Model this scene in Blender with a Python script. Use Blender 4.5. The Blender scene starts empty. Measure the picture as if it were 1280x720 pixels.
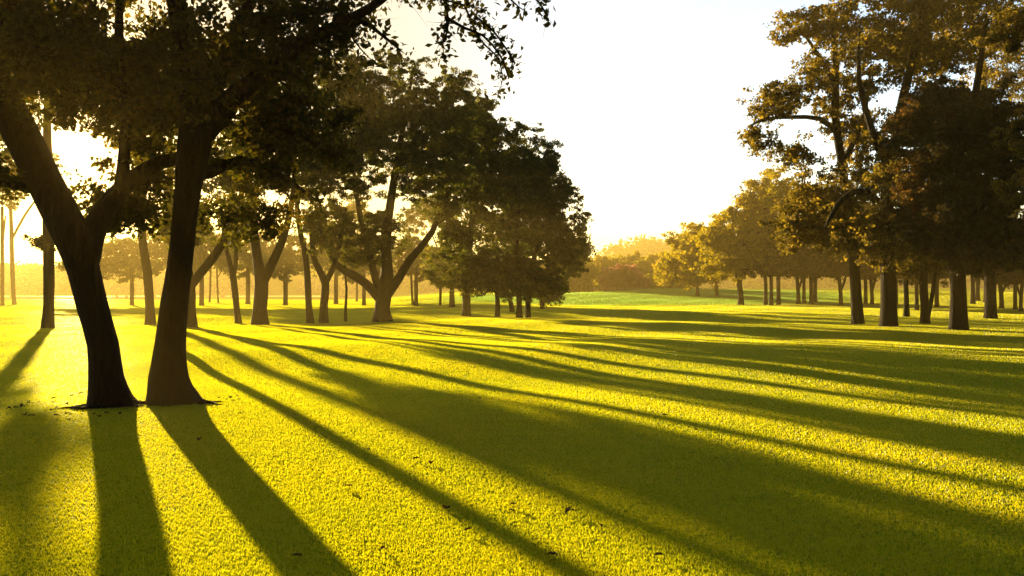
import bpy, math, random
import numpy as np
from mathutils import Vector, Matrix

# ------------------------------------------------------------------ camera, sky, sun, exposure
SC = bpy.context.scene
F = 1050.0                      # focal length in pixels of the 1280 wide photograph
HY = 368.0                      # horizon line in the photograph
CAM_H = 1.7
cam_d = bpy.data.cameras.new('camera')
cam_d.sensor_width = 36.0
cam_d.lens = F / 1280.0 * 36.0
cam_d.clip_start = 0.1
cam_d.clip_end = 3000.0
cam = bpy.data.objects.new('camera', cam_d)
SC.collection.objects.link(cam)
cam.location = (0, 0, CAM_H)
cam.rotation_euler = (math.radians(90) + math.atan((HY - 360) / F), 0, 0)
SC.camera = cam

SUN_AZ = math.atan((95 - 640) / F)          # from +Y, negative to the left
SUN_EL = math.radians(7.5)
w = bpy.data.worlds.new("World")
SC.world = w
w.use_nodes = True
nt = w.node_tree
bg = nt.nodes['Background']
sky = nt.nodes.new('ShaderNodeTexSky')
sky.sky_type = 'NISHITA'
sky.sun_disc = False
sky.sun_elevation = SUN_EL
sky.sun_rotation = SUN_AZ
sky.altitude = 50
sky.air_density = 1.0
sky.dust_density = 1.0
sky.ozone_density = 1.0
# added sky gradient: bright around the sun, dimmed at it and behind, deepening shade
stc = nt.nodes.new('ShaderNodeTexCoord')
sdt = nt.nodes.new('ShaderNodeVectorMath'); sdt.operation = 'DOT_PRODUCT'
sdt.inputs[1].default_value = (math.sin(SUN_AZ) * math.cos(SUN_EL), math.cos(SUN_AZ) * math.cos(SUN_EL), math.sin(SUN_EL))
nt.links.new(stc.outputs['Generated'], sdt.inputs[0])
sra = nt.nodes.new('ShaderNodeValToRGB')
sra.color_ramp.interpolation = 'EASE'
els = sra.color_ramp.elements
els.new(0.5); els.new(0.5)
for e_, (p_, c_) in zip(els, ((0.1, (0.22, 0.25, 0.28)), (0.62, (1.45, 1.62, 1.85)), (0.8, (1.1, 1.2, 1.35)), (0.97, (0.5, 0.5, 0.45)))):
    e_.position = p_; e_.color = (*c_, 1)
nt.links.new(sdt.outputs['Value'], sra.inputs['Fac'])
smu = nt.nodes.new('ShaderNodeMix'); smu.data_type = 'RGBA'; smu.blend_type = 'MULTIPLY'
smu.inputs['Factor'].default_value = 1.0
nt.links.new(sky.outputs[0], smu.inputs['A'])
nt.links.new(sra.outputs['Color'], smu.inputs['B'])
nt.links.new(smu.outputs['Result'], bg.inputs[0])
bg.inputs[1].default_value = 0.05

sun_d = bpy.data.lights.new('sun', 'SUN')
sun_d.energy = 5.0
sun_d.angle = math.radians(0.5)
sun_d.color = (1.0, 0.74, 0.34)
sun = bpy.data.objects.new('sun', sun_d)
SC.collection.objects.link(sun)
sdir = Vector((math.sin(SUN_AZ) * math.cos(SUN_EL), math.cos(SUN_AZ) * math.cos(SUN_EL), math.sin(SUN_EL)))
sun.rotation_euler = sdir.to_track_quat('Z', 'Y').to_euler()
sun.location = (-60, 100, 40)

SC.view_settings.view_transform = 'Standard'
SC.view_settings.look = 'None'
SC.view_settings.gamma = 1.0
SC.view_settings.exposure = 2.45
SC.render.engine = 'CYCLES'
cy = SC.cycles
cy.use_denoising = True
cy.max_bounces = 5
cy.diffuse_bounces = 3
cy.glossy_bounces = 2
cy.transmission_bounces = 3
cy.volume_bounces = 0
cy.caustics_reflective = False
cy.caustics_refractive = False
HAZE = 0.00078

# ------------------------------------------------------------------ helpers
COL = SC.collection
rng = np.random.default_rng(7)


def tag(o, label=None, cat=None, group=None, kind=None):
    if label: o['label'] = label
    if cat: o['category'] = cat
    if group: o['group'] = group
    if kind: o['kind'] = kind
    return o


def empty(name, loc, label, cat, group=None):
    o = bpy.data.objects.new(name, None)
    COL.objects.link(o)
    o.location = loc
    o.empty_display_size = 0.3
    return tag(o, label, cat, group)


def mesh_np(name, V, quads=None, mat=None, parent=None, smooth=False, tris=None):
    me = bpy.data.meshes.new(name)
    V = np.asarray(V, dtype=np.float32)
    me.vertices.add(len(V))
    me.vertices.foreach_set('co', V.ravel())
    q = np.asarray(quads if quads is not None else tris, dtype=np.int32)
    k = q.shape[1]
    n = len(q)
    me.loops.add(n * k)
    me.loops.foreach_set('vertex_index', q.ravel())
    me.polygons.add(n)
    me.polygons.foreach_set('loop_start', np.arange(n, dtype=np.int32) * k)
    me.polygons.foreach_set('loop_total', np.full(n, k, dtype=np.int32))
    me.polygons.foreach_set('use_smooth', np.full(n, smooth))
    me.update(calc_edges=True)
    me.validate()
    if mat: me.materials.append(mat)
    o = bpy.data.objects.new(name, me)
    COL.objects.link(o)
    if parent: o.parent = parent
    return o


def sstep(a, b, x):
    t = np.clip((x - a) / (b - a), 0, 1)
    return t * t * (3 - 2 * t)


def gau(x, y, cx, cy_, sx, sy):
    return np.exp(-((x - cx) / sx) ** 2 - ((y - cy_) / sy) ** 2)


def terrain(x, y):
    x = np.asarray(x, dtype=float); y = np.asarray(y, dtype=float)
    yy = np.maximum(y, 1.0)
    u = x / yy
    z = 0.035 * np.sin(x * 0.31 + 1.2 + 0.12 * y) + 0.04 * np.sin(y * 0.27 + 0.10 * x + 0.6) + 0.02 * np.sin(x * 0.8 - y * 0.5)
    z = z * sstep(3, 14, np.hypot(x, y)) * (0.4 + 0.6 * sstep(10, 20, y))
    z = z + 0.14 * gau(x, y, 1, 25, 9, 5) + 0.10 * gau(x, y, 12, 19, 8, 3.5) + 0.05 * gau(x, y, -2, 12, 5, 3)
    right = sstep(-0.22, -0.02, u)
    z = z + right * (0.3 * sstep(55, 80, y) + 1.45 * sstep(85, 150, y) - 0.7 * sstep(154, 172, y) + 2.2 * sstep(178, 260, y))
    z = z + 0.75 * gau(x, y, 30, 150, 13, 9) + 0.35 * gau(x, y, 58, 140, 20, 8) * right
    z = z - (1 - right) * 0.25 * gau(x, y, -18, 54, 26, 7)
    z = z + 0.3 * np.sin(y * 0.045 + x * 0.02) * sstep(70, 130, y)
    return z


def ray(px, py):
    """direction of the photograph's pixel, y component 1"""
    return (px - 640.0) / F, (HY - py) / F


def at(px, py):
    """ground point seen at a pixel of the photograph"""
    dx, dz = ray(px, py)
    prev = 2.0
    y = 2.0
    while y < 420:
        if CAM_H + dz * y <= float(terrain(dx * y, y)):
            break
        y *= 1.004
    return Vector((dx * y, y, float(terrain(dx * y, y))))


def P(px, py, d):
    dx, dz = ray(px, py)
    return np.array((dx * d, d, CAM_H + dz * d))

# ------------------------------------------------------------------ materials


def new_mat(name):
    m = bpy.data.materials.new(name)
    m.use_nodes = True
    t = m.node_tree
    for n in list(t.nodes):
        t.nodes.remove(n)
    out = t.nodes.new('ShaderNodeOutputMaterial')
    return m, t, out


def N(t, typ, **kw):
    n = t.nodes.new(typ)
    for k, v in kw.items():
        if k in n.inputs.keys():
            n.inputs[k].default_value = v
        else:
            setattr(n, k, v)
    return n


def ramp(t, stops):
    r = t.nodes.new('ShaderNodeValToRGB')
    e = r.color_ramp.elements
    while len(e) < len(stops):
        e.new(0.5)
    for i, (p, c) in enumerate(stops):
        e[i].position = p
        e[i].color = (*c, 1)
    return r


def leaf_mat(name, cols, trans, tmix=0.5, gloss=0.015):
    """cols: stops of reflected colour by leaf; trans: multiplier colour stops of the transmitted light"""
    m, t, out = new_mat(name)
    g = N(t, 'ShaderNodeNewGeometry')
    tc = N(t, 'ShaderNodeTexCoord')
    no = N(t, 'ShaderNodeTexNoise', Scale=0.55, Detail=2.0)
    t.links.new(tc.outputs['Object'], no.inputs['Vector'])
    mix = N(t, 'ShaderNodeMath', operation='MULTIPLY_ADD')
    t.links.new(g.outputs['Random Per Island'], mix.inputs[0])
    mix.inputs[1].default_value = 0.55
    sub = N(t, 'ShaderNodeMath', operation='MULTIPLY_ADD')
    t.links.new(no.outputs['Fac'], sub.inputs[0])
    sub.inputs[1].default_value = 1.5
    sub.inputs[2].default_value = -0.55
    t.links.new(sub.outputs[0], mix.inputs[2])
    r1 = ramp(t, cols)
    r2 = ramp(t, trans)
    t.links.new(mix.outputs[0], r1.inputs[0])
    t.links.new(mix.outputs[0], r2.inputs[0])
    d = N(t, 'ShaderNodeBsdfDiffuse')
    tr = N(t, 'ShaderNodeBsdfTranslucent')
    gl = N(t, 'ShaderNodeBsdfGlossy', Roughness=0.45)
    gl.inputs['Color'].default_value = (0.8, 0.8, 0.8, 1)
    t.links.new(r1.outputs[0], d.inputs[0])
    t.links.new(r2.outputs[0], tr.inputs[0])
    mx = N(t, 'ShaderNodeMixShader')
    mx.inputs[0].default_value = tmix
    t.links.new(d.outputs[0], mx.inputs[1])
    t.links.new(tr.outputs[0], mx.inputs[2])
    m2 = N(t, 'ShaderNodeMixShader')
    m2.inputs[0].default_value = gloss
    t.links.new(mx.outputs[0], m2.inputs[1])
    t.links.new(gl.outputs[0], m2.inputs[2])
    t.links.new(m2.outputs[0], out.inputs[0])
    return m


M_OAK = leaf_mat('dark_oak_leaves', [(0.0, (0.005, 0.008, 0.002)), (0.6, (0.014, 0.018, 0.004)), (1.0, (0.045, 0.03, 0.007))],
                 [(0.0, (0.03, 0.035, 0.002)), (0.6, (0.11, 0.09, 0.004)), (1.0, (0.32, 0.19, 0.008))])
M_ROW = leaf_mat('green_oak_leaves', [(0.0, (0.008, 0.013, 0.002)), (0.6, (0.022, 0.026, 0.004)), (1.0, (0.06, 0.045, 0.008))],
                 [(0.0, (0.03, 0.04, 0.003)), (0.6, (0.11, 0.12, 0.005)), (1.0, (0.32, 0.25, 0.01))])
M_AUT = leaf_mat('autumn_leaves', [(0.0, (0.014, 0.010, 0.002)), (0.5, (0.07, 0.042, 0.008)), (1.0, (0.24, 0.125, 0.018))],
                 [(0.0, (0.05, 0.035, 0.004)), (0.5, (0.21, 0.16, 0.012)), (1.0, (0.50, 0.32, 0.02))])
M_DARK = leaf_mat('dark_brown_leaves', [(0.0, (0.005, 0.006, 0.002)), (0.6, (0.013, 0.011, 0.003)), (1.0, (0.05, 0.024, 0.006))],  # darkest leaf colours, near black ranging to dull brown
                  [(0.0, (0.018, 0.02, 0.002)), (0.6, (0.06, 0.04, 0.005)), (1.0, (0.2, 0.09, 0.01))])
M_YEL = leaf_mat('yellow_leaves', [(0.0, (0.03, 0.035, 0.003)), (0.5, (0.09, 0.075, 0.004)), (1.0, (0.2, 0.13, 0.006))],
                 [(0.0, (0.14, 0.13, 0.004)), (0.5, (0.38, 0.30, 0.006)), (1.0, (0.62, 0.42, 0.01))], tmix=0.55)
M_PINK = leaf_mat('reddish_leaves', [(0.0, (0.25, 0.08, 0.07)), (1.0, (0.4, 0.15, 0.13))],
                  [(0.0, (0.3, 0.10, 0.07)), (1.0, (0.5, 0.2, 0.14))])
M_HILL = leaf_mat('hill_leaves', [(0.0, (0.03, 0.045, 0.02)), (1.0, (0.07, 0.08, 0.03))],
                  [(0.0, (0.06, 0.08, 0.02)), (1.0, (0.12, 0.14, 0.03))], tmix=0.3)


def bark_mat(name, c1, c2):
    m, t, out = new_mat(name)
    tc = N(t, 'ShaderNodeTexCoord')
    mp = N(t, 'ShaderNodeMapping')
    mp.inputs['Scale'].default_value = (9, 9, 2.2)
    t.links.new(tc.outputs['Object'], mp.inputs[0])
    no = N(t, 'ShaderNodeTexNoise', Scale=2.0, Detail=5.0, Roughness=0.65)
    vo = N(t, 'ShaderNodeTexVoronoi', Scale=1.6)
    t.links.new(mp.outputs[0], no.inputs['Vector'])
    t.links.new(mp.outputs[0], vo.inputs['Vector'])
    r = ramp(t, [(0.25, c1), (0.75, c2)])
    t.links.new(no.outputs['Fac'], r.inputs[0])
    ad = N(t, 'ShaderNodeMath', operation='ADD')
    t.links.new(no.outputs['Fac'], ad.inputs[0])
    t.links.new(vo.outputs['Distance'], ad.inputs[1])
    b = N(t, 'ShaderNodeBump', Strength=0.9, Distance=0.05)
    t.links.new(ad.outputs[0], b.inputs['Height'])
    p = N(t, 'ShaderNodeBsdfPrincipled', Roughness=0.9)
    p.inputs['Specular IOR Level'].default_value = 0.1
    t.links.new(r.outputs[0], p.inputs['Base Color'])
    t.links.new(b.outputs[0], p.inputs['Normal'])
    t.links.new(p.outputs[0], out.inputs[0])
    return m


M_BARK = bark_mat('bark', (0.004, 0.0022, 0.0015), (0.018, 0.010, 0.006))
M_BARK2 = bark_mat('grey_bark', (0.012, 0.007, 0.004), (0.045, 0.026, 0.015))


def grass_mat():
    m, t, out = new_mat('grass')
    L = t.links.new
    tc = N(t, 'ShaderNodeTexCoord')
    # blade directions: every point of the turf is a blade leaning its own way
    wn = N(t, 'ShaderNodeTexNoise', Scale=34.0, Detail=2.0)
    L(tc.outputs['Object'], wn.inputs['Vector'])
    sub = N(t, 'ShaderNodeVectorMath', operation='SUBTRACT')
    L(wn.outputs['Color'], sub.inputs[0]); sub.inputs[1].default_value = (0.5, 0.5, 0.5)
    mul = N(t, 'ShaderNodeVectorMath', operation='MULTIPLY')
    L(sub.outputs[0], mul.inputs[0]); mul.inputs[1].default_value = (6.0, 6.0, 0.6)
    add = N(t, 'ShaderNodeVectorMath', operation='ADD')
    L(mul.outputs[0], add.inputs[0]); add.inputs[1].default_value = (0, 0, 0.22)
    nrm = N(t, 'ShaderNodeVectorMath', operation='NORMALIZE')
    L(add.outputs[0], nrm.inputs[0])
    # colour: patches, fine mottling, mown stripes
    n1 = N(t, 'ShaderNodeTexNoise', Scale=0.22, Detail=3.0)
    n2 = N(t, 'ShaderNodeTexNoise', Scale=14.0, Detail=4.0, Roughness=0.7)
    mp = N(t, 'ShaderNodeMapping'); mp.inputs['Scale'].default_value = (0.5, 3.2, 1)
    mp.inputs['Rotation'].default_value = (0, 0, 0.06)
    n3 = N(t, 'ShaderNodeTexNoise', Scale=1.6, Detail=4.0, Roughness=0.6)
    L(tc.outputs['Object'], n1.inputs['Vector']); L(tc.outputs['Object'], n2.inputs['Vector'])
    L(tc.outputs['Object'], mp.inputs[0]); L(mp.outputs[0], n3.inputs['Vector'])
    s1 = N(t, 'ShaderNodeMath', operation='MULTIPLY_ADD'); L(n1.outputs['Fac'], s1.inputs[0]); s1.inputs[1].default_value = 0.45
    s2 = N(t, 'ShaderNodeMath', operation='MULTIPLY_ADD'); L(n2.outputs['Fac'], s2.inputs[0]); s2.inputs[1].default_value = 0.7; s2.inputs[2].default_value = -0.35
    s3 = N(t, 'ShaderNodeMath', operation='MULTIPLY_ADD'); L(n3.outputs['Fac'], s3.inputs[0]); s3.inputs[1].default_value = 0.7; s3.inputs[2].default_value = -0.05
    L(s2.outputs[0], s1.inputs[2])
    ad = N(t, 'ShaderNodeMath', operation='ADD'); L(s1.outputs[0], ad.inputs[0]); L(s3.outputs[0], ad.inputs[1])
    rd = ramp(t, [(0.25, (0.012, 0.03, 0.002)), (0.55, (0.02, 0.05, 0.003)), (0.85, (0.04, 0.065, 0.005))])
    rt = ramp(t, [(0.25, (0.18, 0.30, 0.002)), (0.55, (0.30, 0.40, 0.003)), (0.85, (0.42, 0.45, 0.004))])
    L(ad.outputs[0], rd.inputs[0]); L(ad.outputs[0], rt.inputs[0])
    d = N(t, 'ShaderNodeBsdfDiffuse'); L(rd.outputs[0], d.inputs[0]); L(nrm.outputs[0], d.inputs['Normal'])
    # light passing through a blade leaves on its other side: same lean, turned round
    flip = N(t, 'ShaderNodeVectorMath', operation='MULTIPLY'); L(nrm.outputs[0], flip.inputs[0]); flip.inputs[1].default_value = (-1, -1, 1)
    tr = N(t, 'ShaderNodeBsdfDiffuse'); L(rt.outputs[0], tr.inputs[0]); L(flip.outputs[0], tr.inputs['Normal'])
    mx = N(t, 'ShaderNodeMixShader'); mx.inputs[0].default_value = 0.85
    L(d.outputs[0], mx.inputs[1]); L(tr.outputs[0], mx.inputs[2])
    # dew gloss
    bmp = N(t, 'ShaderNodeBump', Strength=0.6, Distance=0.03)
    L(n2.outputs['Fac'], bmp.inputs['Height'])
    gl = N(t, 'ShaderNodeBsdfGlossy', Roughness=0.42)
    gl.inputs['Color'].default_value = (0.9, 0.95, 0.55, 1)
    L(bmp.outputs[0], gl.inputs['Normal'])
    fr = N(t, 'ShaderNodeFresnel', IOR=1.25)
    fm = N(t, 'ShaderNodeMath', operation='MULTIPLY'); L(fr.outputs[0], fm.inputs[0]); fm.inputs[1].default_value = 0.03
    m2 = N(t, 'ShaderNodeMixShader'); L(fm.outputs[0], m2.inputs[0])
    L(mx.outputs[0], m2.inputs[1]); L(gl.outputs[0], m2.inputs[2])
    L(m2.outputs[0], out.inputs[0])
    return m


M_GRASS = grass_mat()

# ------------------------------------------------------------------ ground


def axis(stops):
    a = []
    for (lo, hi, st) in stops:
        a += list(np.arange(lo, hi, st))
    return np.array(a)


gy = axis([(-60, 0, 3), (0, 45, 0.5), (45, 180, 1.25), (180, 320, 4), (320, 701, 20)])
gx = axis([(-600, -140, 20), (-140, -40, 4), (-40, 40, 0.6), (40, 140, 3), (140, 601, 20)])
X, Y = np.meshgrid(gx, gy)
Z = terrain(X, Y)
V = np.stack([X, Y, Z], -1).reshape(-1, 3)
ny, nx = X.shape
idx = np.arange(ny * nx).reshape(ny, nx)
Q = np.stack([idx[:-1, :-1], idx[:-1, 1:], idx[1:, 1:], idx[1:, :-1]], -1).reshape(-1, 4)
g = mesh_np('ground', V, Q, M_GRASS, smooth=True)
tag(g, kind='structure')

# ------------------------------------------------------------------ tree building


class Wood:
    """collects tapered tubes; build() makes ONE mesh"""
    def __init__(self):
        self.V = []; self.Q = []; self.n = 0

    def tube(self, pts, rad, sides=8, rough=0.0, seed=0):
        pts = np.asarray(pts, float); rad = np.asarray(rad, float)
        k = len(pts)
        tan = np.gradient(pts, axis=0)
        tan /= np.linalg.norm(tan, axis=1)[:, None] + 1e-9
        ref = np.array([0.31, 0.95, 0.05])
        ang = np.arange(sides) / sides * 2 * math.pi
        r = np.random.default_rng(seed + k)
        rings = []
        ph = r.uniform(0, 6.28, 3)
        for i in range(k):
            u = np.cross(tan[i], ref); nu = np.linalg.norm(u)
            if nu < 0.1:
                u = np.cross(tan[i], [1, 0, 0]); nu = np.linalg.norm(u)
            u /= nu
            v = np.cross(tan[i], u)
            rr = rad[i] * (1 + rough * (0.5 * np.sin(3 * ang + ph[0] + i * 0.15) + 0.35 * np.sin(5 * ang + ph[1]) + 0.3 * r.standard_normal(sides)))
            rings.append(pts[i] + rr[:, None] * (np.cos(ang)[:, None] * u + np.sin(ang)[:, None] * v))
        self.V.append(np.concatenate(rings))
        a = np.arange(sides)
        b = (a + 1) % sides
        for i in range(k - 1):
            o = self.n + i * sides
            self.Q.append(np.stack([o + a, o + b, o + sides + b, o + sides + a], -1))
        self.n += k * sides

    def build(self, name, mat, parent):
        return mesh_np(name, np.concatenate(self.V), np.concatenate(self.Q), mat, parent, smooth=True)


def smooth_path(ctrl, step=0.25):
    """ctrl rows (x,y,z,r) -> Catmull-Rom resampled"""
    c = np.asarray(ctrl, float)
    c = np.vstack([2 * c[0] - c[1], c, 2 * c[-1] - c[-2]])
    c[:, 3] = np.maximum(c[:, 3], 0.004)
    out = []
    for i in range(1, len(c) - 2):
        seg = np.linalg.norm(c[i + 1, :3] - c[i, :3])
        n = max(2, int(seg / step))
        for k in range(n):
            t = k / n
            out.append(0.5 * ((2 * c[i]) + (-c[i - 1] + c[i + 1]) * t + (2 * c[i - 1] - 5 * c[i] + 4 * c[i + 1] - c[i + 2]) * t * t
                              + (-c[i - 1] + 3 * c[i] - 3 * c[i + 1] + c[i + 2]) * t ** 3))
    out.append(c[-2])
    out = np.array(out)
    out[:, 3] = np.maximum(out[:, 3], 0.004)
    return out


def leaf_arrays(cent, size, r, droop=0.0, aspect=0.62):
    """rhombic folded leaves at given centres"""
    n = len(cent)
    a = r.standard_normal((n, 3)); a[:, 2] -= droop
    a /= np.linalg.norm(a, axis=1)[:, None]
    b = r.standard_normal((n, 3))
    s = np.cross(a, b); s /= np.linalg.norm(s, axis=1)[:, None] + 1e-9
    nn = np.cross(a, s)
    L = size * r.uniform(0.6, 1.35, n)[:, None]
    W = L * aspect * r.uniform(0.7, 1.15, n)[:, None] * 0.5
    cup = L * 0.12
    V = np.stack([cent - a * L * 0.5, cent + s * W + nn * cup + a * L * 0.05, cent + a * L * 0.5, cent - s * W + nn * cup + a * L * 0.05], 1)
    return V.reshape(-1, 3)


def sample_clumps(ells, r):
    """ells: list of (centre(3), radii(3), count) -> clump centres with shell bias"""
    out = []
    for (c, rad, n) in ells:
        u = r.standard_normal((n, 3)); u /= np.linalg.norm(u, axis=1)[:, None]
        rr = r.uniform(0.0, 1.0, n) ** 0.42 * r.uniform(0.82, 1.1, n)
        out.append(np.asarray(c) + u * rr[:, None] * np.asarray(rad))
    return np.concatenate(out)


def make_tree(name, label, cat, base, stems, ells, leaf_size, per_clump, clump_r, mat, bark=None, seed=1,
              group=None, twig=0.012, pipe=0.5, min_limb=0.02, sides=8, twigs=5, flat=0.65, droop=0.3, limb_parts=False, rough=0.05, extra_leaf=None, extra_wood=()):
    """stems: list of control polylines (x,y,z,r) in WORLD space, first one is the trunk.
    ells in WORLD space.  The limbs are grown from the stems to every leaf clump."""
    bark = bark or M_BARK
    r = np.random.default_rng(seed)
    base = np.asarray(base, float)
    root = empty(name, tuple(base), label, cat, group)
    paths = [smooth_path(s, step=max(0.12, 0.02 * base[1])) for s in stems]
    wood = Wood()
    for i, p in enumerate(paths):
        if i > 0 and limb_parts:
            wl = Wood()
            wl.tube(p[:, :3] - base, p[:, 3], sides + 2, rough, seed + i)
            wl.build('limb', bark, root)
        else:
            wood.tube(p[:, :3] - base, p[:, 3], sides + 4 if i == 0 else sides, rough, seed + i)
    cl = sample_clumps([(e[0], e[1], int(e[2] * 1.45)) for e in ells], r)
    per_clump = per_clump * 1.35
    nodes = []; nrad = []; ndir = []
    for i, p in enumerate(paths):
        d = np.gradient(p[:, :3], axis=0); d /= np.linalg.norm(d, axis=1)[:, None] + 1e-9
        lo = int(len(p) * (0.55 if i == 0 else 0.25))
        for k in range(lo, len(p), 2):
            nodes.append(p[k, :3]); nrad.append(p[k, 3]); ndir.append(d[k])
    nodes = np.array(nodes); nrad = np.array(nrad); ndir = np.array(ndir)
    dist0 = np.min(np.linalg.norm(cl[:, None] - nodes[None], axis=2), axis=1)
    order = np.argsort(dist0)
    span = np.percentile(dist0, 90) + 1e-6
    for ci in order:
        c = cl[ci]
        dv = c - nodes
        dl = np.linalg.norm(dv, axis=1)
        cost = dl + 0.8 * np.maximum(0, -dv[:, 2]) + 0.25 * dl * (1 - np.sum(dv * ndir, axis=1) / (dl + 1e-6))
        k = int(np.argmin(cost))
        a = nodes[k]; ln = dl[k]
        if ln < 0.05:
            continue
        m = max(3, int(ln / (0.35 * clump_r + 0.15)))
        m = min(m, 8)
        tt = np.linspace(0, 1, m + 1)[:, None]
        bend = a + ndir[k] * ln * 0.35 + np.array([0, 0, 0.10 * ln])
        pts = (1 - tt) ** 2 * a + 2 * tt * (1 - tt) * bend + tt ** 2 * c
        pts[1:-1] += r.standard_normal((m - 1, 3)) * ln * 0.035
        r0 = min(nrad[k] * 0.62, max(min_limb, 0.03 * ln + twig * 2))
        rad = r0 + (twig - r0) * np.linspace(0, 1, m + 1) ** 0.8
        rad = np.maximum(rad, twig * 0.8)
        wood.tube(pts - base, rad, 5, 0, ci)
        d = np.gradient(pts, axis=0); d /= np.linalg.norm(d, axis=1)[:, None] + 1e-9
        nodes = np.vstack([nodes, pts[1:]]); nrad = np.append(nrad, rad[1:]); ndir = np.vstack([ndir, d[1:]])
        for _ in range(twigs):
            e = c + r.standard_normal(3) * clump_r * np.array([0.75, 0.75, 0.5])
            mid = (c + e) / 2 + r.standard_normal(3) * clump_r * 0.08
            wood.tube(np.array([c, mid, e]) - base, [twig * 0.7, twig * 0.5, twig * 0.25], 3, 0, 0)
    for (pp, pr) in extra_wood:
        wood.tube(pp - base, pr, 4, 0, 0)
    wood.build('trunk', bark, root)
    # leaves
    n = len(cl)
    cnt = np.maximum(8, (per_clump * r.uniform(0.45, 1.5, n)).astype(int))
    ids = np.repeat(np.arange(n), cnt)
    u = r.standard_normal((len(ids), 3)); u /= np.linalg.norm(u, axis=1)[:, None]
    rr = r.uniform(0, 1, len(ids)) ** 0.5
    sc = (clump_r * r.uniform(0.6, 1.25, n))[ids]
    # sub-clumps give every clump lumps and gaps
    sub = r.standard_normal((n, 7, 3)) * 0.5
    pick = r.integers(0, 7, len(ids))
    pos = cl[ids] + (sub[ids, pick] * 0.85 + u * rr[:, None] * 0.42) * sc[:, None] * np.array([1, 1, flat])
    if extra_leaf is not None:
        pos = np.concatenate([pos, extra_leaf])
    LV = leaf_arrays(pos - base, leaf_size, r, droop)
    mesh_np('crown', LV, np.arange(len(LV)).reshape(-1, 4), mat, root)
    return root


def copy_tree(src, loc, rot, sc, label, group=None):
    o = src.copy(); COL.objects.link(o)
    o.location = loc; o.rotation_euler = (0, 0, rot); o.scale = sc
    o['label'] = label
    if group: o['group'] = group
    elif 'group' in o: del o['group']
    for ch in src.children:
        c = ch.copy(); COL.objects.link(c); c.parent = o
    return o


def pxstem(pts, d, dd=0.0):
    """pts: (px, py, width_px[, depth offset]) -> world rows at depth d"""
    out = []
    for q in pts:
        dep = d + (q[3] if len(q) > 3 else 0)
        p = P(q[0], q[1], dep)
        out.append((p[0], p[1], p[2], q[2] * 0.5 * dep / F))
    return out


def pxell(cx, cy_, rx, ry, d, rd, n):
    p = P(cx, cy_, d)
    return (p, (rx * d / F, rd, ry * d / F), n)


# ---- the two big front oaks -----------------------------------------------------
b1 = at(141, 507)
d1 = b1.y
T1 = make_tree(
    'oak_tree', 'big dark oak at left whose leaning trunk forks into a V above the grass', 'tree', b1,
    [pxstem([(141, 514, 70), (138, 500, 54), (133, 472, 41), (129, 430, 36), (115, 380, 36), (105, 340, 38), (95, 305, 44), (80, 275, 44), (54, 225, 42, .1), (22, 160, 42, .3), (-15, 80, 40, .5), (-45, -40, 34, .8), (-60, -200, 24, 1.0), (-50, -330, 12, 1.2)], d1),
     pxstem([(103, 345, 28), (108, 322, 33), (118, 285, 29, .1), (140, 250, 25, .3), (168, 222, 21, .5), (200, 203, 18, .8), (240, 190, 14, 1.2), (290, 140, 11, 1.6)], d1),
     pxstem([(150, 238, 18, .3), (154, 205, 15, .3), (156, 150, 13, .3), (150, 80, 12, .2), (148, 10, 10, .1), (160, -100, 8, 0), (170, -200, 5, 0)], d1),
     pxstem([(62, 236, 24, .1), (35, 232, 18, .1), (0, 224, 15, -.1), (-60, 205, 10, -.4), (-120, 150, 6, -.6)], d1),
     ],
    [pxell(60, 70, 120, 85, d1, 1.6, 60), pxell(160, 110, 75, 85, d1 + .6, 1.5, 36), pxell(20, -90, 190, 120, d1 + .3, 2.2, 60),
     pxell(-60, 130, 90, 90, d1, 1.5, 26), pxell(155, 255, 55, 42, d1 + 1.2, .9, 14), pxell(10, 225, 30, 14, d1, .5, 4),
     pxell(40, -230, 190, 110, d1 + .5, 2.2, 30)],
    0.105, 105, 0.5, M_OAK, seed=11, twig=0.006, min_limb=0.012, sides=12, limb_parts=True, rough=0.03)

b2 = at(217, 503)
d2 = b2.y
# hanging sprays of the long limb against the sky: leaf positions strung along thin stems
sp_leaf = []; sp_wood = []
_r = np.random.default_rng(5)
for pl, n_each, spread in [([(560, 20, 3, -.8), (553, 52, 2, -.8), (556, 72, 1, -.8)], 90, .085),
                           ([(580, 5, 3, -.8), (600, 48, 2.4, -.8), (622, 72, 2, -.8), (628, 100, 1.2, -.8), (622, 116, 1, -.8)], 130, .085),
                           ([(595, 20, 3, -.9), (618, 40, 2.4, -.9), (640, 74, 2, -.9), (638, 92, 1, -.9)], 110, .085),
                           ([(520, -30, 3, -.9), (545, -6, 2.4, -.9), (575, 4, 2, -.9), (602, 10, 1, -.9)], 120, .085),
                           ([(640, -25, 3, -.6), (668, -5, 2.4, -.6), (685, 22, 1, -.6)], 80, .07),
                           ([(610, -40, 3, -.6), (640, 0, 2.4, -.6), (655, 12, 1, -.6)], 90, .085),
                           ([(452, 24, 3, -.7), (480, 44, 2, -.7), (505, 66, 1, -.7)], 70, .08),
                           ([(430, 30, 3, -.6), (450, 60, 2, -.6), (470, 80, 1, -.6)], 90, .10),
                           ([(400, 40, 3, -.5), (415, 70, 2, -.4), (430, 96, 1, -.3)], 120, .12)]:
    p_ = smooth_path(pxstem(pl, d2), 0.08)
    sp_wood.append((p_[:, :3], p_[:, 3]))
    k_ = _r.integers(0, len(p_), n_each)
    sp_leaf.append(p_[k_, :3] + _r.standard_normal((n_each, 3)) * spread)
    for _ in range(n_each // 6):
        a_ = p_[_r.integers(1, len(p_)), :3]
        e_ = a_ + _r.standard_normal(3) * spread * 1.3
        sp_wood.append((np.array([a_, (a_ + e_) / 2 + _r.standard_normal(3) * .01, e_]), [.004, .003, .0015]))
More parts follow.
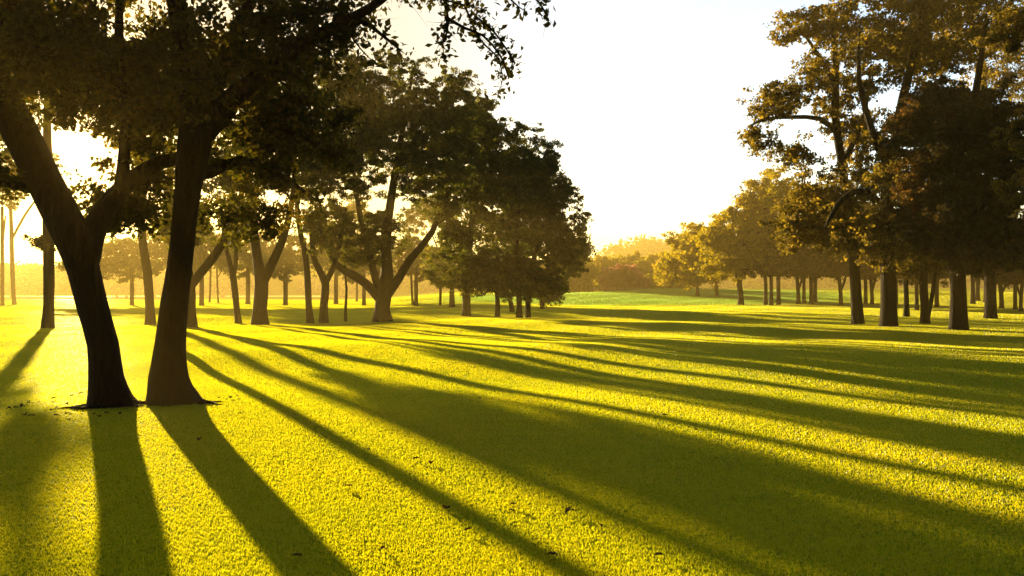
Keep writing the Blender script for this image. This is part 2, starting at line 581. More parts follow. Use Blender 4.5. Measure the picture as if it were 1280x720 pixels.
front_limb = pxstem([(246, 170, 34, .1), (280, 130, 26, -.1), (320, 98, 22, -.3), (360, 66, 19, -.5), (400, 42, 16, -.7), (440, 22, 13, -.8), (475, 0, 10, -.8), (520, -35, 8, -.7), (580, -60, 6, -.6), (640, -50, 4, -.5)], d2)
T2 = make_tree(
    'oak_tree', 'straight dark oak with a wide flared base, just right of the forked oak', 'tree', b2,
    [pxstem([(217, 512, 86), (215, 497, 62), (211, 472, 47), (213, 430, 37), (218, 380, 33), (225, 330, 30), (230, 280, 30), (235, 235, 32), (240, 200, 38), (244, 165, 40), (240, 110, 30), (225, 40, 25), (215, -60, 20), (210, -200, 13), (215, -300, 7)], d2),
     front_limb,
     pxstem([(250, 158, 28), (268, 110, 22, .3), (290, 50, 18, .6), (320, -20, 14, .8), (350, -130, 9, 1.0)], d2),
     pxstem([(395, 45, 11, -.7), (425, 34, 9, -.7), (452, 26, 7, -.7), (478, 44, 4, -.7), (500, 62, 2.4, -.7)], d2),
     pxstem([(555, -55, 6, -.7), (553, -15, 5, -.8), (560, 25, 3.6, -.8), (555, 52, 2, -.8)], d2),
     pxstem([(556, 20, 4.5, -.8), (580, 34, 3.6, -.8), (604, 44, 3.0, -.8), (626, 70, 2.4, -.9), (636, 98, 1.6, -.9)], d2),
     pxstem([(600, -58, 6, -.6), (640, -25, 4.5, -.6), (668, -5, 3, -.6), (684, 18, 1.8, -.6)], d2),
     pxstem([(236, 215, 24, .1), (262, 215, 16, .5), (300, 200, 12, 1.0), (345, 215, 8, 1.6), (380, 240, 5, 2.0)], d2),
     ],
    [pxell(290, 80, 110, 80, d2 + .3, 1.6, 52), pxell(340, 165, 80, 75, d2 + 1.4, 1.3, 30), pxell(240, -90, 200, 110, d2 + .3, 2.2, 60),
     pxell(205, 150, 60, 90, d2 + .8, 1.2, 22), pxell(400, 30, 50, 40, d2 - .4, .8, 10), pxell(300, 262, 60, 34, d2 + 1.8, .8, 9),
     pxell(480, -40, 110, 34, d2 - .5, .9, 14), pxell(240, -240, 190, 100, d2 + .5, 2.2, 30), pxell(400, 150, 40, 50, d2 + 2, .8, 8)],
    0.105, 115, 0.5, M_OAK, seed=23, twig=0.006, min_limb=0.012, sides=12, limb_parts=True, rough=0.03,
    extra_leaf=np.concatenate(sp_leaf), extra_wood=sp_wood)

# surface roots
rr_ = np.random.default_rng(3)
for tr, dd, starts in ((T1, d1, [(118, 508, -1), (122, 511, -1), (165, 508, 1)]), (T2, d2, [(190, 505, -1), (246, 503, 1), (250, 505, 1)])):
    for (sx, sy, sg) in starts:
        p0 = at(sx, sy)
        ln = rr_.uniform(0.45, 1.0) if not (sg == 1 and tr is T1) else 0.25
        pts = []
        a = rr_.uniform(-0.25, 0.12)
        for k in range(10):
            t_ = k / 9
            x = p0.x + sg * ln * t_; y = p0.y + ln * t_ * a + 0.07 * math.sin(k * 1.1 + sx)
            pts.append((x, y, float(terrain(x, y)) + 0.012 - 0.03 * t_, 0.04 * (1 - t_) ** 0.8 + 0.006))
        p = smooth_path(pts, 0.08)
        wd = Wood(); wd.tube(p[:, :3] - np.array(tr.location), p[:, 3], 7, 0.12, int(sx))
        wd.build('root', M_BARK, tr)

# dry leaves lying on the lawn, most of them caught round the two front trunks
M_DRY = leaf_mat('dry_leaf', [(0.0, (0.03, 0.014, 0.006)), (1.0, (0.09, 0.04, 0.015))], [(0.0, (0.05, 0.02, 0.005)), (1.0, (0.12, 0.05, 0.01))], tmix=0.2)
lr = np.random.default_rng(8)
protos = []


def fallen_leaf(k):
    u = np.linspace(0, 1, 7)
    wdt = np.array([0.02, 0.55, 0.9, 0.75, 1.0, 0.6, 0.03]) * 0.4
    V = []
    for i, t_ in enumerate(u):
        cu = 0.16 * math.sin(t_ * 3.1) + 0.05 * lr.standard_normal()
        V += [(t_ - .5, -wdt[i] * lr.uniform(.8, 1.2), cu + 0.2 * wdt[i] * 2), (t_ - .5, 0, cu), (t_ - .5, wdt[i] * lr.uniform(.8, 1.2), cu + 0.28 * wdt[i] * 2)]
    Q = []
    for i in range(6):
        a = i * 3
        Q += [(a, a + 1, a + 4, a + 3), (a + 1, a + 2, a + 5, a + 4)]
    return mesh_np('fallen_leaf', V, Q, M_DRY, smooth=True)


spots = []
for (ex, ey, fx, fy, n_, lb_) in ((0, 514, 112, 492, 12, 'dry brown leaf in the broken line of litter running left from the forked oak'), (30, 522, 118, 504, 7, 'dry brown leaf in the lower line of litter left of the forked oak'),
                           (166, 506, 190, 505, 5, 'dry brown leaf caught between the two front oak trunks'), (255, 500, 330, 498, 6, 'dry brown leaf in the line of litter right of the straight front oak'),
                           (50, 522, 190, 519, 8, 'dry brown leaf strewn in front of the forked oak, across its shadow')):
    for q in range(n_):
        t_ = lr.uniform()
        spots.append((ex + (fx - ex) * t_, ey + (fy - ey) * t_ + lr.normal() * 1.6, lb_))
spots += [(461, 565), (521, 577), (539, 582), (436, 612), (480, 692), (640, 643), (712, 643), (824, 700), (750, 662), (642, 636), (300, 520), (345, 575), (830, 522), (870, 541), (250, 552), (372, 700), (600, 500), (690, 700), (558, 640), (585, 668)]
spots = [(q[0], q[1], q[2] if len(q) > 2 else 'small curled dry leaf lying by itself on the open lawn away from the trunks') for q in spots]
leaf0 = [fallen_leaf(k) for k in range(4)]
for i, (px, py, lb_) in enumerate(spots):
    o = leaf0[i] if i < 4 else leaf0[i % 4].copy()
    if i >= 4: COL.objects.link(o)
    b_ = at(px, py)
    sz = lr.uniform(0.05, 0.085)
    o.scale = (sz, sz, sz)
    o.location = (b_.x, b_.y, b_.z + 0.026)
    o.rotation_euler = (lr.uniform(-.3, .3), lr.uniform(-.3, .3), lr.uniform(0, 6.28))
    tag(o, lb_, 'fallen leaf', 'dry leaves fallen on the lawn')

# ---- the row of trees behind the lit lawn, left half -------------------------------


def simple_tree(label, px, py, wpx, stems_px, ells, mat=M_ROW, bark=M_BARK2, seed=1, leaf=0.17, per=115, cr=0.62, cat='tree',
                name='oak_tree', group=None, kw=None):
    b = at(px, py)
    d = b.y
    st = []
    for i, s in enumerate(stems_px):
        st.append(pxstem(s, d))
    if st:
        x, y, z, r0 = st[0][0]
        st[0] = [(b.x, b.y, b.z - 0.15, wpx * 0.5 * d / F * 1.35), (b.x, b.y, b.z + 0.12 * wpx * d / F * 3, wpx * 0.5 * d / F * 1.12)] + st[0]
    el = [pxell(e[0], e[1], e[2], e[3], d + (e[6] if len(e) > 6 else 0), e[4], e[5]) for e in ells]
    a = dict(twig=0.012, twigs=4, min_limb=0.03)
    a.update(kw or {})
    return make_tree(name, label, cat, b, st, el, leaf, per, cr, mat, bark, seed, group, **a)


TA = simple_tree('upright oak with a leafy collar on its trunk, left of the forked oak', 60, 410, 14,
                 [[(61, 380, 13), (61, 330, 13), (60, 280, 13), (60, 230, 12), (58, 150, 9), (60, 60, 4)], [(60, 262, 9), (50, 245, 7), (34, 232, 5), (20, 210, 4)]],
                 [(60, 304, 22, 10, .8, 5), (83, 272, 4, 26, .8, 7), (50, 215, 22, 20, 1.5, 8), (-30, 170, 75, 60, 3, 34), (60, 90, 60, 55, 3, 30)], seed=31)
TB = simple_tree('slender leaning trunk standing between the two big front oaks', 188, 406, 12,
                 [[(187, 380, 11), (184, 340, 11), (179, 310, 10), (176, 270, 9), (178, 200, 7), (182, 120, 4)]],
                 [(178, 190, 30, 34, 1.8, 20), (185, 130, 50, 50, 2.5, 34)], seed=32)
TC = simple_tree('tree forking low right behind the straight front oak, limb bent right', 238, 409, 16,
                 [[(237, 385, 15), (236, 350, 15), (228, 320, 11), (215, 280, 9), (212, 200, 7), (215, 120, 4)],
                  [(237, 358, 13), (252, 340, 11), (268, 320, 11), (282, 295, 9), (300, 250, 7), (310, 180, 4)]],
                 [(224, 276, 11, 42, 1.6, 40), (248, 280, 3, 30, 1.2, 12), (215, 200, 40, 40, 3, 22), (285, 205, 50, 50, 3, 36), (250, 130, 70, 50, 3, 40)], seed=33)
TD = simple_tree('thin pale trunk with a narrow V fork, in the hazy gap', 298, 404, 8,
                 [[(296, 385, 7.5), (292, 350, 8), (285, 320, 5), (280, 295, 5), (276, 250, 3)], [(292, 348, 5), (295, 325, 5), (294, 300, 4), (298, 250, 3)]],
                 [(296, 278, 12, 38, 1.4, 34)], seed=34)
TE = simple_tree('thick trunk dividing into two limbs in the yellow haze', 325, 406, 19,
                 [[(325, 385, 17), (327, 355, 17), (322, 325, 12), (318, 295, 11), (312, 240, 8), (305, 150, 4)], [(330, 350, 13), (342, 325, 11), (353, 300, 10), (365, 250, 7), (370, 170, 4)]],
                 [(325, 198, 50, 46, 3.2, 50), (393, 284, 8, 36, 2.0, 22), (385, 200, 40, 40, 3, 36), (340, 130, 60, 50, 3, 34)], seed=35)
TF = simple_tree('dark upright trunk close left of the pale forked one', 388, 404, 9,
                 [[(386, 380, 8), (384, 340, 8), (380, 310, 7), (372, 270, 6), (370, 200, 4)]], [(386, 225, 16, 36, 1.8, 20)], seed=36)
TG = simple_tree('pale trunk with a Y fork beside a dark upright trunk', 405, 404, 11,
                 [[(405, 380, 10), (407, 355, 10), (398, 335, 8), (392, 320, 7), (388, 280, 5)], [(408, 352, 8), (418, 330, 7), (424, 305, 6), (432, 260, 4)]],
                 [(418, 282, 26, 42, 2.5, 40), (430, 200, 45, 50, 3, 30)], seed=37)
TH = simple_tree('very thin sapling left of the broad many-limbed oak', 432, 402, 4,
                 [[(432, 385, 3.5), (433, 360, 3), (431, 340, 2.5), (432, 320, 2)]], [(432, 322, 12, 14, .7, 5)], seed=38, cr=.5, per=90, kw=dict(twig=.006, min_limb=.012))
TI = simple_tree('broad oak with low spreading limbs and the tallest crown at centre left', 478, 402, 21,
                 [[(478, 385, 19), (480, 365, 20), (484, 340, 15), (482, 300, 13), (490, 240, 10), (505, 150, 6), (515, 95, 3)],
                  [(474, 372, 14), (458, 355, 12), (440, 343, 11), (422, 332, 9), (405, 300, 6), (395, 260, 4)],
                  [(482, 370, 14), (497, 350, 12), (512, 325, 10), (540, 290, 8), (560, 240, 5)],
                  [(476, 370, 12), (470, 350, 10), (462, 320, 9), (450, 270, 7), (440, 200, 4)]],
                 [(500, 155, 84, 95, 4, 230), (430, 180, 60, 85, 3.5, 130), (425, 110, 55, 50, 3, 60), (548, 200, 60, 72, 3.5, 130), (468, 297, 36, 40, 3, 50), (568, 290, 20, 50, 2.4, 36), (572, 140, 42, 56, 2.8, 64),
                  (430, 110, 50, 40, 3, 24)], seed=39, per=135)
TJ = simple_tree('sturdy short-trunked oak left of the pair of close trunks', 583, 395, 11,
                 [[(583, 380, 10), (583, 360, 11), (585, 330, 9), (590, 270, 7), (600, 200, 4)]],
                 [(597, 225, 52, 95, 4, 190), (578, 340, 45, 30, 3, 60), (640, 205, 46, 50, 3, 80), (604, 158, 24, 30, 2.6, 44)], seed=40, per=140, leaf=.19)
TK = simple_tree('thin trunk farther back, left of the sturdy oak', 565, 384, 7,
                 [[(565, 365, 6), (564, 345, 5), (560, 320, 4)]], [(560, 330, 34, 32, 5, 34)], seed=41, leaf=.28, per=150, cr=1.4)
TL = simple_tree('straight thin trunk under the dense crown, between the sturdy oak and the paired trunks', 622, 396, 6.5,
                 [[(622, 375, 6), (620, 350, 5), (622, 320, 4)]], [(618, 340, 34, 34, 3, 44)], seed=42, per=170, cr=.8)
TM = simple_tree('trunk leaning to the left just behind the paired trunks', 640, 390, 6,
                 [[(637, 372, 5), (632, 355, 5), (630, 330, 4)]], [(640, 300, 36, 50, 3.5, 50)], seed=43, per=170, leaf=.2, cr=.85)
TN = simple_tree('left trunk of the close pair at the right end of the dark grove', 649, 397, 8,
                 [[(649, 380, 7), (648, 355, 7), (645, 320, 6), (650, 250, 4)]], [(658, 240, 48, 85, 3.6, 140), (650, 345, 36, 28, 2.6, 60)], seed=44, per=140)
TO = simple_tree('right trunk of the close pair, its crown bulging over the lawn', 660, 397, 7,
                 [[(660, 380, 7), (662, 355, 7), (668, 320, 6), (685, 270, 4)]], [(693, 285, 46, 55, 3.4, 100), (680, 352, 30, 22, 2.4, 46), (686, 230, 28, 40, 2, 44)], seed=45, per=140)
TP = simple_tree('small low tree at the right edge of the dark grove', 678, 386, 5,
                 [[(676, 372, 5), (673, 358, 4), (680, 340, 3)]], [(690, 362, 20, 16, 2.6, 24), (714, 315, 26, 36, 3, 36)], seed=46, per=180, leaf=.24, cr=1.0)

# tree standing hidden behind the straight oak: its trunk throws the long thin shadow
TX = simple_tree('young slim oak hidden close behind the straight front oak', 219, 437, 15,
                 [[(219, 400, 13), (219, 340, 12), (226, 270, 11), (238, 200, 9), (245, 100, 6)]], [(240, 110, 50, 60, 1.6, 20)], mat=M_OAK, bark=M_BARK, seed=47, leaf=.12, per=200, cr=.6)

# ---- right hand grove -----------------------------------------------------------------
R1 = simple_tree('tall open oak at right with a sparse crown reaching out over the lawn', 1072, 405, 14,
                 [[(1070, 370, 13.5), (1067, 320, 12), (1060, 260, 11), (1052, 200, 10), (1044, 140, 10), (1046, 80, 8), (1040, 30, 5)],
                  [(1046, 165, 8), (1025, 148, 6), (990, 146, 5), (960, 148, 4), (935, 158, 2)],
                  [(1052, 210, 8), (1066, 180, 7), (1082, 140, 5), (1090, 80, 3)],
                  [(1042, 100, 6), (1022, 66, 5), (1005, 40, 3)],
                  [(1065, 300, 8), (1045, 275, 6), (1020, 262, 5), (990, 250, 3)]],
                 [(1000, 38, 36, 30, 2, 18), (1050, 25, 38, 34, 2, 20), (965, 130, 38, 24, 2, 16), (1030, 85, 30, 30, 2, 12), (1075, 165, 42, 32, 3, 20), (1000, 190, 30, 24, 2, 10), (945, 175, 14, 22, 1.2, 7), (1005, 110, 26, 16, 2, 8),
                  (1085, 80, 40, 50, 3, 24), (1050, 130, 40, 30, 3, 12), (1035, 245, 50, 44, 3, 44), (1000, 285, 36, 34, 2.5, 28), (1050, 286, 42, 32, 3, 24)],
                 mat=M_AUT, bark=M_BARK, seed=61, per=120, cr=.8, leaf=.19)
R2 = simple_tree('thickest trunk of the right grove, second from the lawn side', 1111, 408, 19,
                 [[(1111, 370, 19), (1110, 320, 18), (1108, 270, 17), (1116, 200, 14), (1130, 120, 11), (1150, 40, 8), (1160, -40, 4)],
                  [(1109, 300, 14), (1103, 265, 12), (1088, 243, 10), (1068, 240, 8), (1048, 255, 6), (1032, 285, 4)],
                  [(1114, 215, 10), (1090, 160, 8), (1075, 100, 6), (1075, 40, 3)]],
                 [(1140, 10, 60, 36, 4, 26), (1160, 70, 50, 36, 3.6, 22), (1100, 55, 36, 34, 3, 20), (1120, 220, 50, 50, 3.6, 46), (1085, 290, 40, 34, 3, 22),
                  (1124, 318, 34, 16, 3, 10)],
                 mat=M_AUT, bark=M_BARK, seed=62, per=120, cr=.85, leaf=.19)
R3 = simple_tree('dark full oak standing nearest the lawn at the right side', 1198, 412, 20,
                 [[(1198, 370, 19), (1196, 320, 18), (1192, 280, 17), (1205, 200, 13), (1220, 120, 9), (1235, 20, 5)],
                  [(1193, 310, 14), (1178, 280, 11), (1160, 250, 8), (1140, 220, 5)], [(1196, 300, 12), (1225, 260, 10), (1255, 220, 7), (1285, 190, 4)]],
                 [(1190, 170, 75, 55, 3.8, 100), (1160, 250, 50, 40, 3, 56), (1240, 210, 60, 70, 3.8, 90), (1200, 296, 66, 26, 3, 40), (1232, 322, 50, 16, 3, 26), (1250, 300, 50, 32, 3, 34),
                  (1160, 150, 50, 40, 3, 40)],
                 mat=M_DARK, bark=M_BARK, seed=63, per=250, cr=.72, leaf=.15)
R4 = simple_tree('forked slim trunk between the thickest trunk and the dark full oak', 1156, 405, 11,
                 [[(1156, 380, 10), (1154, 350, 10), (1158, 300, 8), (1165, 220, 5)], [(1160, 396, 5), (1166, 365, 5), (1170, 330, 4)]],
                 [(1190, 40, 60, 60, 4, 50), (1160, 320, 44, 26, 3, 26)], mat=M_AUT, bark=M_BARK, seed=64, per=120, cr=.9, leaf=.19)
R5 = simple_tree('slim dark trunk just right of the thickest trunk, farther back', 1133, 396, 7,
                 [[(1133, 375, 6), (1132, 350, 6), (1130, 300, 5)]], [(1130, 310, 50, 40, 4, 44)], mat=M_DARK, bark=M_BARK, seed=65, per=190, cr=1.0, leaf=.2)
R6 = simple_tree('oak at the far right edge, only its orange boughs in view', 1345, 432, 30,
                 [[(1345, 380, 28), (1345, 300, 25), (1340, 200, 18), (1345, 100, 10)], [(1342, 270, 12), (1320, 230, 8), (1295, 205, 5), (1275, 200, 3)]],
                 [(1284, 170, 14, 18, 1.2, 6), (1286, 235, 18, 20, 1.4, 8), (1345, 160, 55, 90, 2.4, 60), (1270, 30, 30, 30, 2.5, 12)],
                 mat=M_AUT, bark=M_BARK, seed=66, per=230, cr=.55, leaf=.13)
R7 = simple_tree('tall oak behind the dark full oak, open crown against the sky at top right', 1238, 398, 14,
                 [[(1238, 370, 13), (1236, 300, 12), (1235, 200, 10), (1230, 100, 8), (1225, 30, 5)]],
                 [(1230, 40, 60, 50, 5, 44), (1250, 110, 50, 60, 4, 34)], mat=M_AUT, bark=M_BARK, seed=67, per=110, cr=1.0, leaf=.2)

# golden trees left of the right grove
Y1 = simple_tree('golden-edged round tree at the left end of the right grove', 926, 381, 7,
                 [[(926, 370, 6.5), (924, 355, 7), (922, 335, 6), (930, 290, 4), (940, 250, 3)], [(924, 352, 5), (936, 335, 4), (955, 300, 3)]],
                 [(925, 300, 44, 42, 5, 70), (960, 260, 40, 50, 6, 60), (905, 320, 34, 32, 4, 34)], mat=M_YEL, bark=M_BARK, seed=71, leaf=.3, per=170, cr=1.3, name='broadleaf_tree')
Y2 = simple_tree('bright yellow tree beside the far hill, beyond the golden-edged one', 872, 370, 5,
                 [[(872, 362, 4), (871, 350, 4), (870, 320, 3)]], [(872, 315, 32, 38, 7, 60), (852, 335, 30, 24, 6, 34)],
                 mat=M_YEL, bark=M_BARK, seed=72, leaf=.42, per=170, cr=1.8, name='broadleaf_tree')
Y3 = simple_tree('small golden tree left of the golden-edged round one, behind the mound', 896, 370, 4,
                 [[(896, 362, 4), (895, 350, 3), (894, 330, 2)]], [(896, 322, 26, 34, 6, 44)],
                 mat=M_YEL, bark=M_BARK, seed=73, leaf=.4, per=150, cr=1.7, name='broadleaf_tree')

# copies: the woodland of thin trunks behind the right grove
W = simple_tree('thin trunk nearest the golden-edged tree in the row behind the right grove', 957, 381, 5,
                [[(957, 370, 4.6), (957, 355, 4.5), (956, 330, 4), (958, 300, 3)]], [(958, 315, 34, 30, 5, 60), (955, 275, 26, 26, 4, 30)],
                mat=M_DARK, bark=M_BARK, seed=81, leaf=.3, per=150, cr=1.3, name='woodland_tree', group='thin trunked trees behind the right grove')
W2 = simple_tree('slightly bent thin trunk fourth in the row behind the right grove', 998, 380, 5,
                 [[(998, 370, 4.6), (997, 355, 4.5), (994, 330, 4), (990, 300, 3)], [(998, 362, 3), (1004, 345, 3), (1010, 320, 2)]],
                 [(998, 318, 36, 28, 5, 60), (1000, 280, 28, 28, 4, 30)],
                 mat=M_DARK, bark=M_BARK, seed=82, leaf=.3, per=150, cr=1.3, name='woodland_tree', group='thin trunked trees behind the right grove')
wood_spots = [(964, 382, 0), (973, 381, 1), (1005, 379, 0), (1014, 380, 0), (1019, 378, 1), (1051, 381, 1), (1082, 380, 0), (1090, 380, 1), (1146, 388, 0), (1171, 384, 1), (1216, 380, 0), (1222, 376, 1), (1243, 382, 0), (1252, 386, 1), (1269, 387, 0), (1276, 389, 1), (1120, 380, 0), (1232, 378, 0)]
wlabels = ['thin trunk just right of the first one in the row behind the right grove',
           'third thin trunk behind the right grove, right of a close pair',
           'thin trunk just right of the bent one behind the right grove',
           'straight trunk of a close pair in the woodland row, left of a lit gap',
           'thinner trunk right at the left side of the lit gap in the woodland row',
           'leaning trunk at the right side of the lit gap in the woodland row',
           'thin trunk seen in the gap right of the tall open oak',
           'thin trunk in the gap touching the left side of the thickest trunk',
           'thin trunk just left of the forked slim trunk, farther back',
           'thin trunk right of the forked slim trunk, farther back',
           'first thin trunk right of the dark full oak',
           'second thin trunk right of the dark full oak, far back',
           'dark thin trunk midway between the dark full oak and the right edge',
           'stouter thin trunk midway between the dark full oak and the right edge',
           'thin trunk near the right edge of the picture',
           'last thin trunk at the right edge of the picture',
           'thin trunk right of the thickest trunk, far back',
           'distant thin trunk third right of the dark full oak']
rc = random.Random(5)
for (x, y, k), lb in zip(wood_spots, wlabels):
    b = at(x, y)
    s = b.y / (W if k == 0 else W2).location.y * rc.uniform(0.9, 1.1)
    s = max(0.6, s)
    copy_tree((W, W2)[k], b, rc.uniform(0, 6.28), (s, s, s * rc.uniform(.9, 1.1)), lb, 'thin trunked trees behind the right grove')

# hazy trees far behind the left row
H = simple_tree('pale hazy trunk at the far left, bright with glare', 18, 381, 5,
                [[(17, 370, 5), (15, 330, 5), (14, 290, 4.5), (12, 240, 4)], [(14, 300, 3), (30, 270, 3), (44, 250, 2)]],
                [(15, 215, 34, 30, 5, 40), (40, 200, 30, 30, 4, 24)], mat=M_ROW, seed=91, leaf=.34, per=120, cr=1.4, name='hazy_tree', group='hazy trees far behind the left row')
hz = [(3, 382, .9, 'palest trunk at the left edge of the picture'), (262, 378, .5, 'tiny hazy trunk left of the thin V forked one'), (273, 379, .45, 'tiny hazy trunk touching the thin V forked one'),
      (446, 377, .6, 'small hazy trunk behind the sapling'),
      (516, 381, .6, 'second hazy trunk right of the broad many-limbed oak'),
      (550, 382, .7, 'hazy trunk just left of the thin trunk before the dark grove'),
      ]
for (x, y, s, lb) in hz:
    b = at(x, y)
    s2 = s * b.y / H.location.y
    copy_tree(H, b, rc.uniform(0, 6.28), (s2, s2, s2 * rc.uniform(.85, 1.1)), lb, 'hazy trees far behind the left row')

HB = simple_tree('low round hazy tree in the glow between the two front oaks', 165, 382, 5,
                 [[(165, 372, 5), (165, 355, 5), (164, 335, 3)]], [(165, 325, 36, 30, 6, 50)], mat=M_ROW, seed=92, leaf=.4, per=110, cr=1.6, name='hazy_tree', group='low hazy trees in the glow behind the left row')
for (x, y, s, lb) in [(118, 383, 1.0, 'low hazy tree just right of the forked oak trunk, in the glow'), (212, 381, 1.0, 'low hazy tree behind the straight front oak trunk'),
                      (252, 382, .95, 'low hazy tree left of the thin V forked trunk'), (310, 380, .9, 'low hazy tree right of the thin V forked trunk'), (357, 382, .95, 'low hazy tree between the two-limbed trunk and the dark upright trunk'),
                      (420, 380, .9, 'low hazy tree right behind the pale Y forked trunk'), (455, 382, .8, 'low hazy tree left of the broad oak trunk'), (520, 383, .85, 'low hazy tree right of the broad oak trunk'),
                      (-60, 384, 1.0, 'low hazy tree beyond the left edge of the view')]:
    b = at(x, y)
    s2 = 1.18 * s * b.y / HB.location.y
    copy_tree(HB, b, rc.uniform(0, 6.28), (s2, s2, s2 * rc.uniform(.85, 1.1)), lb, 'low hazy trees in the glow behind the left row')

# ---- far bushes, band of trees and hill beyond the fairway ----------------------------------


def bush(name, label, cat, px, py, d, rx, ry, mat, n, leaf, per, cr, seed, group=None):
    """multi stemmed shrub / hedge tree"""
    dx, _ = ray(px, py)
    b = np.array((dx * d, d, float(terrain(dx * d, d))))
    top = P(px, py - ry, d)[2]
    h = max(2.0, top - b[2])
    r = np.random.default_rng(seed)
    st = [[(b[0], b[1], b[2] - .1, .16), (b[0], b[1], b[2] + h * .3, .12), (b[0] + .3, b[1], b[2] + h * .6, .06)]]
    for k in range(4):
        a = r.uniform(0, 6.28); q = rx * d / F * .5
        st.append([(b[0], b[1], b[2] + .1, .1), (b[0] + q * .5 * math.cos(a), b[1] + 1.2 * math.sin(a), b[2] + h * .25, .08), (b[0] + q * math.cos(a), b[1] + 2 * math.sin(a), b[2] + h * .5, .04)])
    el = [(np.array((b[0], b[1], b[2] + h * .5)), (rx * d / F, rx * d / F * .7, h * .48), n)]
    return make_tree(name, label, cat, b, st, el, leaf, per, cr, mat, M_BARK2, seed, group, twig=.02, twigs=2, min_limb=.03)


bush('flowering_bush', 'wide low reddish pink bush beyond the fairway mound', 'bush', 778, 345, 172, 30, 13, M_PINK, 70, .42, 150, 1.3, 101)
bush('flowering_bush', 'smaller reddish bush at the right end of the wide pink one', 'bush', 800, 350, 170, 14, 9, M_PINK, 24, .4, 130, 1.1, 102)
for i, (px, py, d, rx, ry, lb) in enumerate([
        (722, 345, 178, 24, 22, 'golden tree peeking out right of the dark grove'), (700, 345, 170, 22, 26, 'golden tree half hidden behind the right edge of the dark grove'),
        (752, 340, 205, 28, 22, 'yellow green tree behind the left part of the pink bush'), (785, 338, 210, 28, 24, 'yellow green tree behind the middle of the pink bush'),
        (815, 340, 200, 26, 22, 'yellow green tree behind the right part of the pink bush'), (838, 342, 190, 20, 24, 'golden tree between the pink bush and the bright yellow tree')]):
    bush('broadleaf_tree', lb, 'tree', px, py, d, rx, ry, M_YEL, 60, .5, 150, 1.8, 110 + i)

# low post fence beyond the mound
M_POST = bark_mat('post_wood', (0.25, 0.2, 0.15), (0.4, 0.33, 0.25))
fb = at(742, 364)
D_F = 163
fe = empty('wooden_fence', (ray(775, 0)[0] * D_F, D_F, float(terrain(ray(775, 0)[0] * D_F, D_F))), 'low pale post and rail fence in front of the pink bush', 'fence')
for k, px in enumerate(np.linspace(742, 806, 13)):
    x = ray(px, 0)[0] * D_F; z = float(terrain(x, D_F))
    wd = Wood(); wd.tube(np.array([(x, D_F, z - .2), (x, D_F, z + .6), (x, D_F, z + 1.35)]) - np.array(fe.location), [.07, .065, .06], 6)
    wd.build('post', M_POST, fe)
wd = Wood()
xs = [ray(px, 0)[0] * D_F for px in np.linspace(742, 806, 13)]
wd.tube(np.array([(x, D_F + .06, float(terrain(x, D_F)) + 1.1) for x in xs]) - np.array(fe.location), [.045] * 13, 5)
wd.build('rail', M_POST, fe)

# far hills with woods on them
hx = np.arange(-480, 481, 12.0); hy = np.arange(380, 620, 12.0)
HX, HYY = np.meshgrid(hx, hy)


def hill_z(x, y):
    u = x / y * F + 640                       # bearing of the slope
    prof = 14 + 12 * np.exp(-((u - 905) / 130) ** 2) + 9 * np.exp(-((u - 800) / 60) ** 2) + 6 * np.exp(-((u - 350) / 120) ** 2) - 3 * np.exp(-((u - 720) / 50) ** 2) + 4 * np.exp(-((u - 1150) / 200) ** 2)
    prof = prof + 1.2 * np.sin(x * 0.05) + 0.8 * np.sin(x * 0.11 + 1)
    return prof * sstep(378, 480, y) + 1.0


HZ = hill_z(HX, HYY)
V = np.stack([HX, HYY, HZ], -1).reshape(-1, 3)
ny, nx = HX.shape
idx = np.arange(ny * nx).reshape(ny, nx)
Q = np.stack([idx[:-1, :-1], idx[:-1, 1:], idx[1:, 1:], idx[1:, :-1]], -1).reshape(-1, 4)
tag(mesh_np('hills', V, Q, M_GRASS, smooth=True), kind='structure')
r = np.random.default_rng(55)
nc = 1500
cx = r.uniform(-470, 470, nc); cyy = 385 + 190 * r.uniform(0, 1, nc)
cz = hill_z(cx, cyy) + r.uniform(0.5, 3.2, nc)
cen = np.stack([cx, cyy, cz], -1)
ids = np.repeat(np.arange(nc), 42)
u = r.standard_normal((len(ids), 3)); u /= np.linalg.norm(u, axis=1)[:, None]
pos = cen[ids] + u * np.array([5.2, 5.2, 3.0]) * (r.uniform(.7, 1.1, len(ids))[:, None])
LV = leaf_arrays(pos, 2.2, r, 0)
o = mesh_np('forest', LV, np.arange(len(LV)).reshape(-1, 4), M_HILL)
tag(o, 'far hazy wooded hills rising behind the golf fairway', 'forest', kind='stuff')

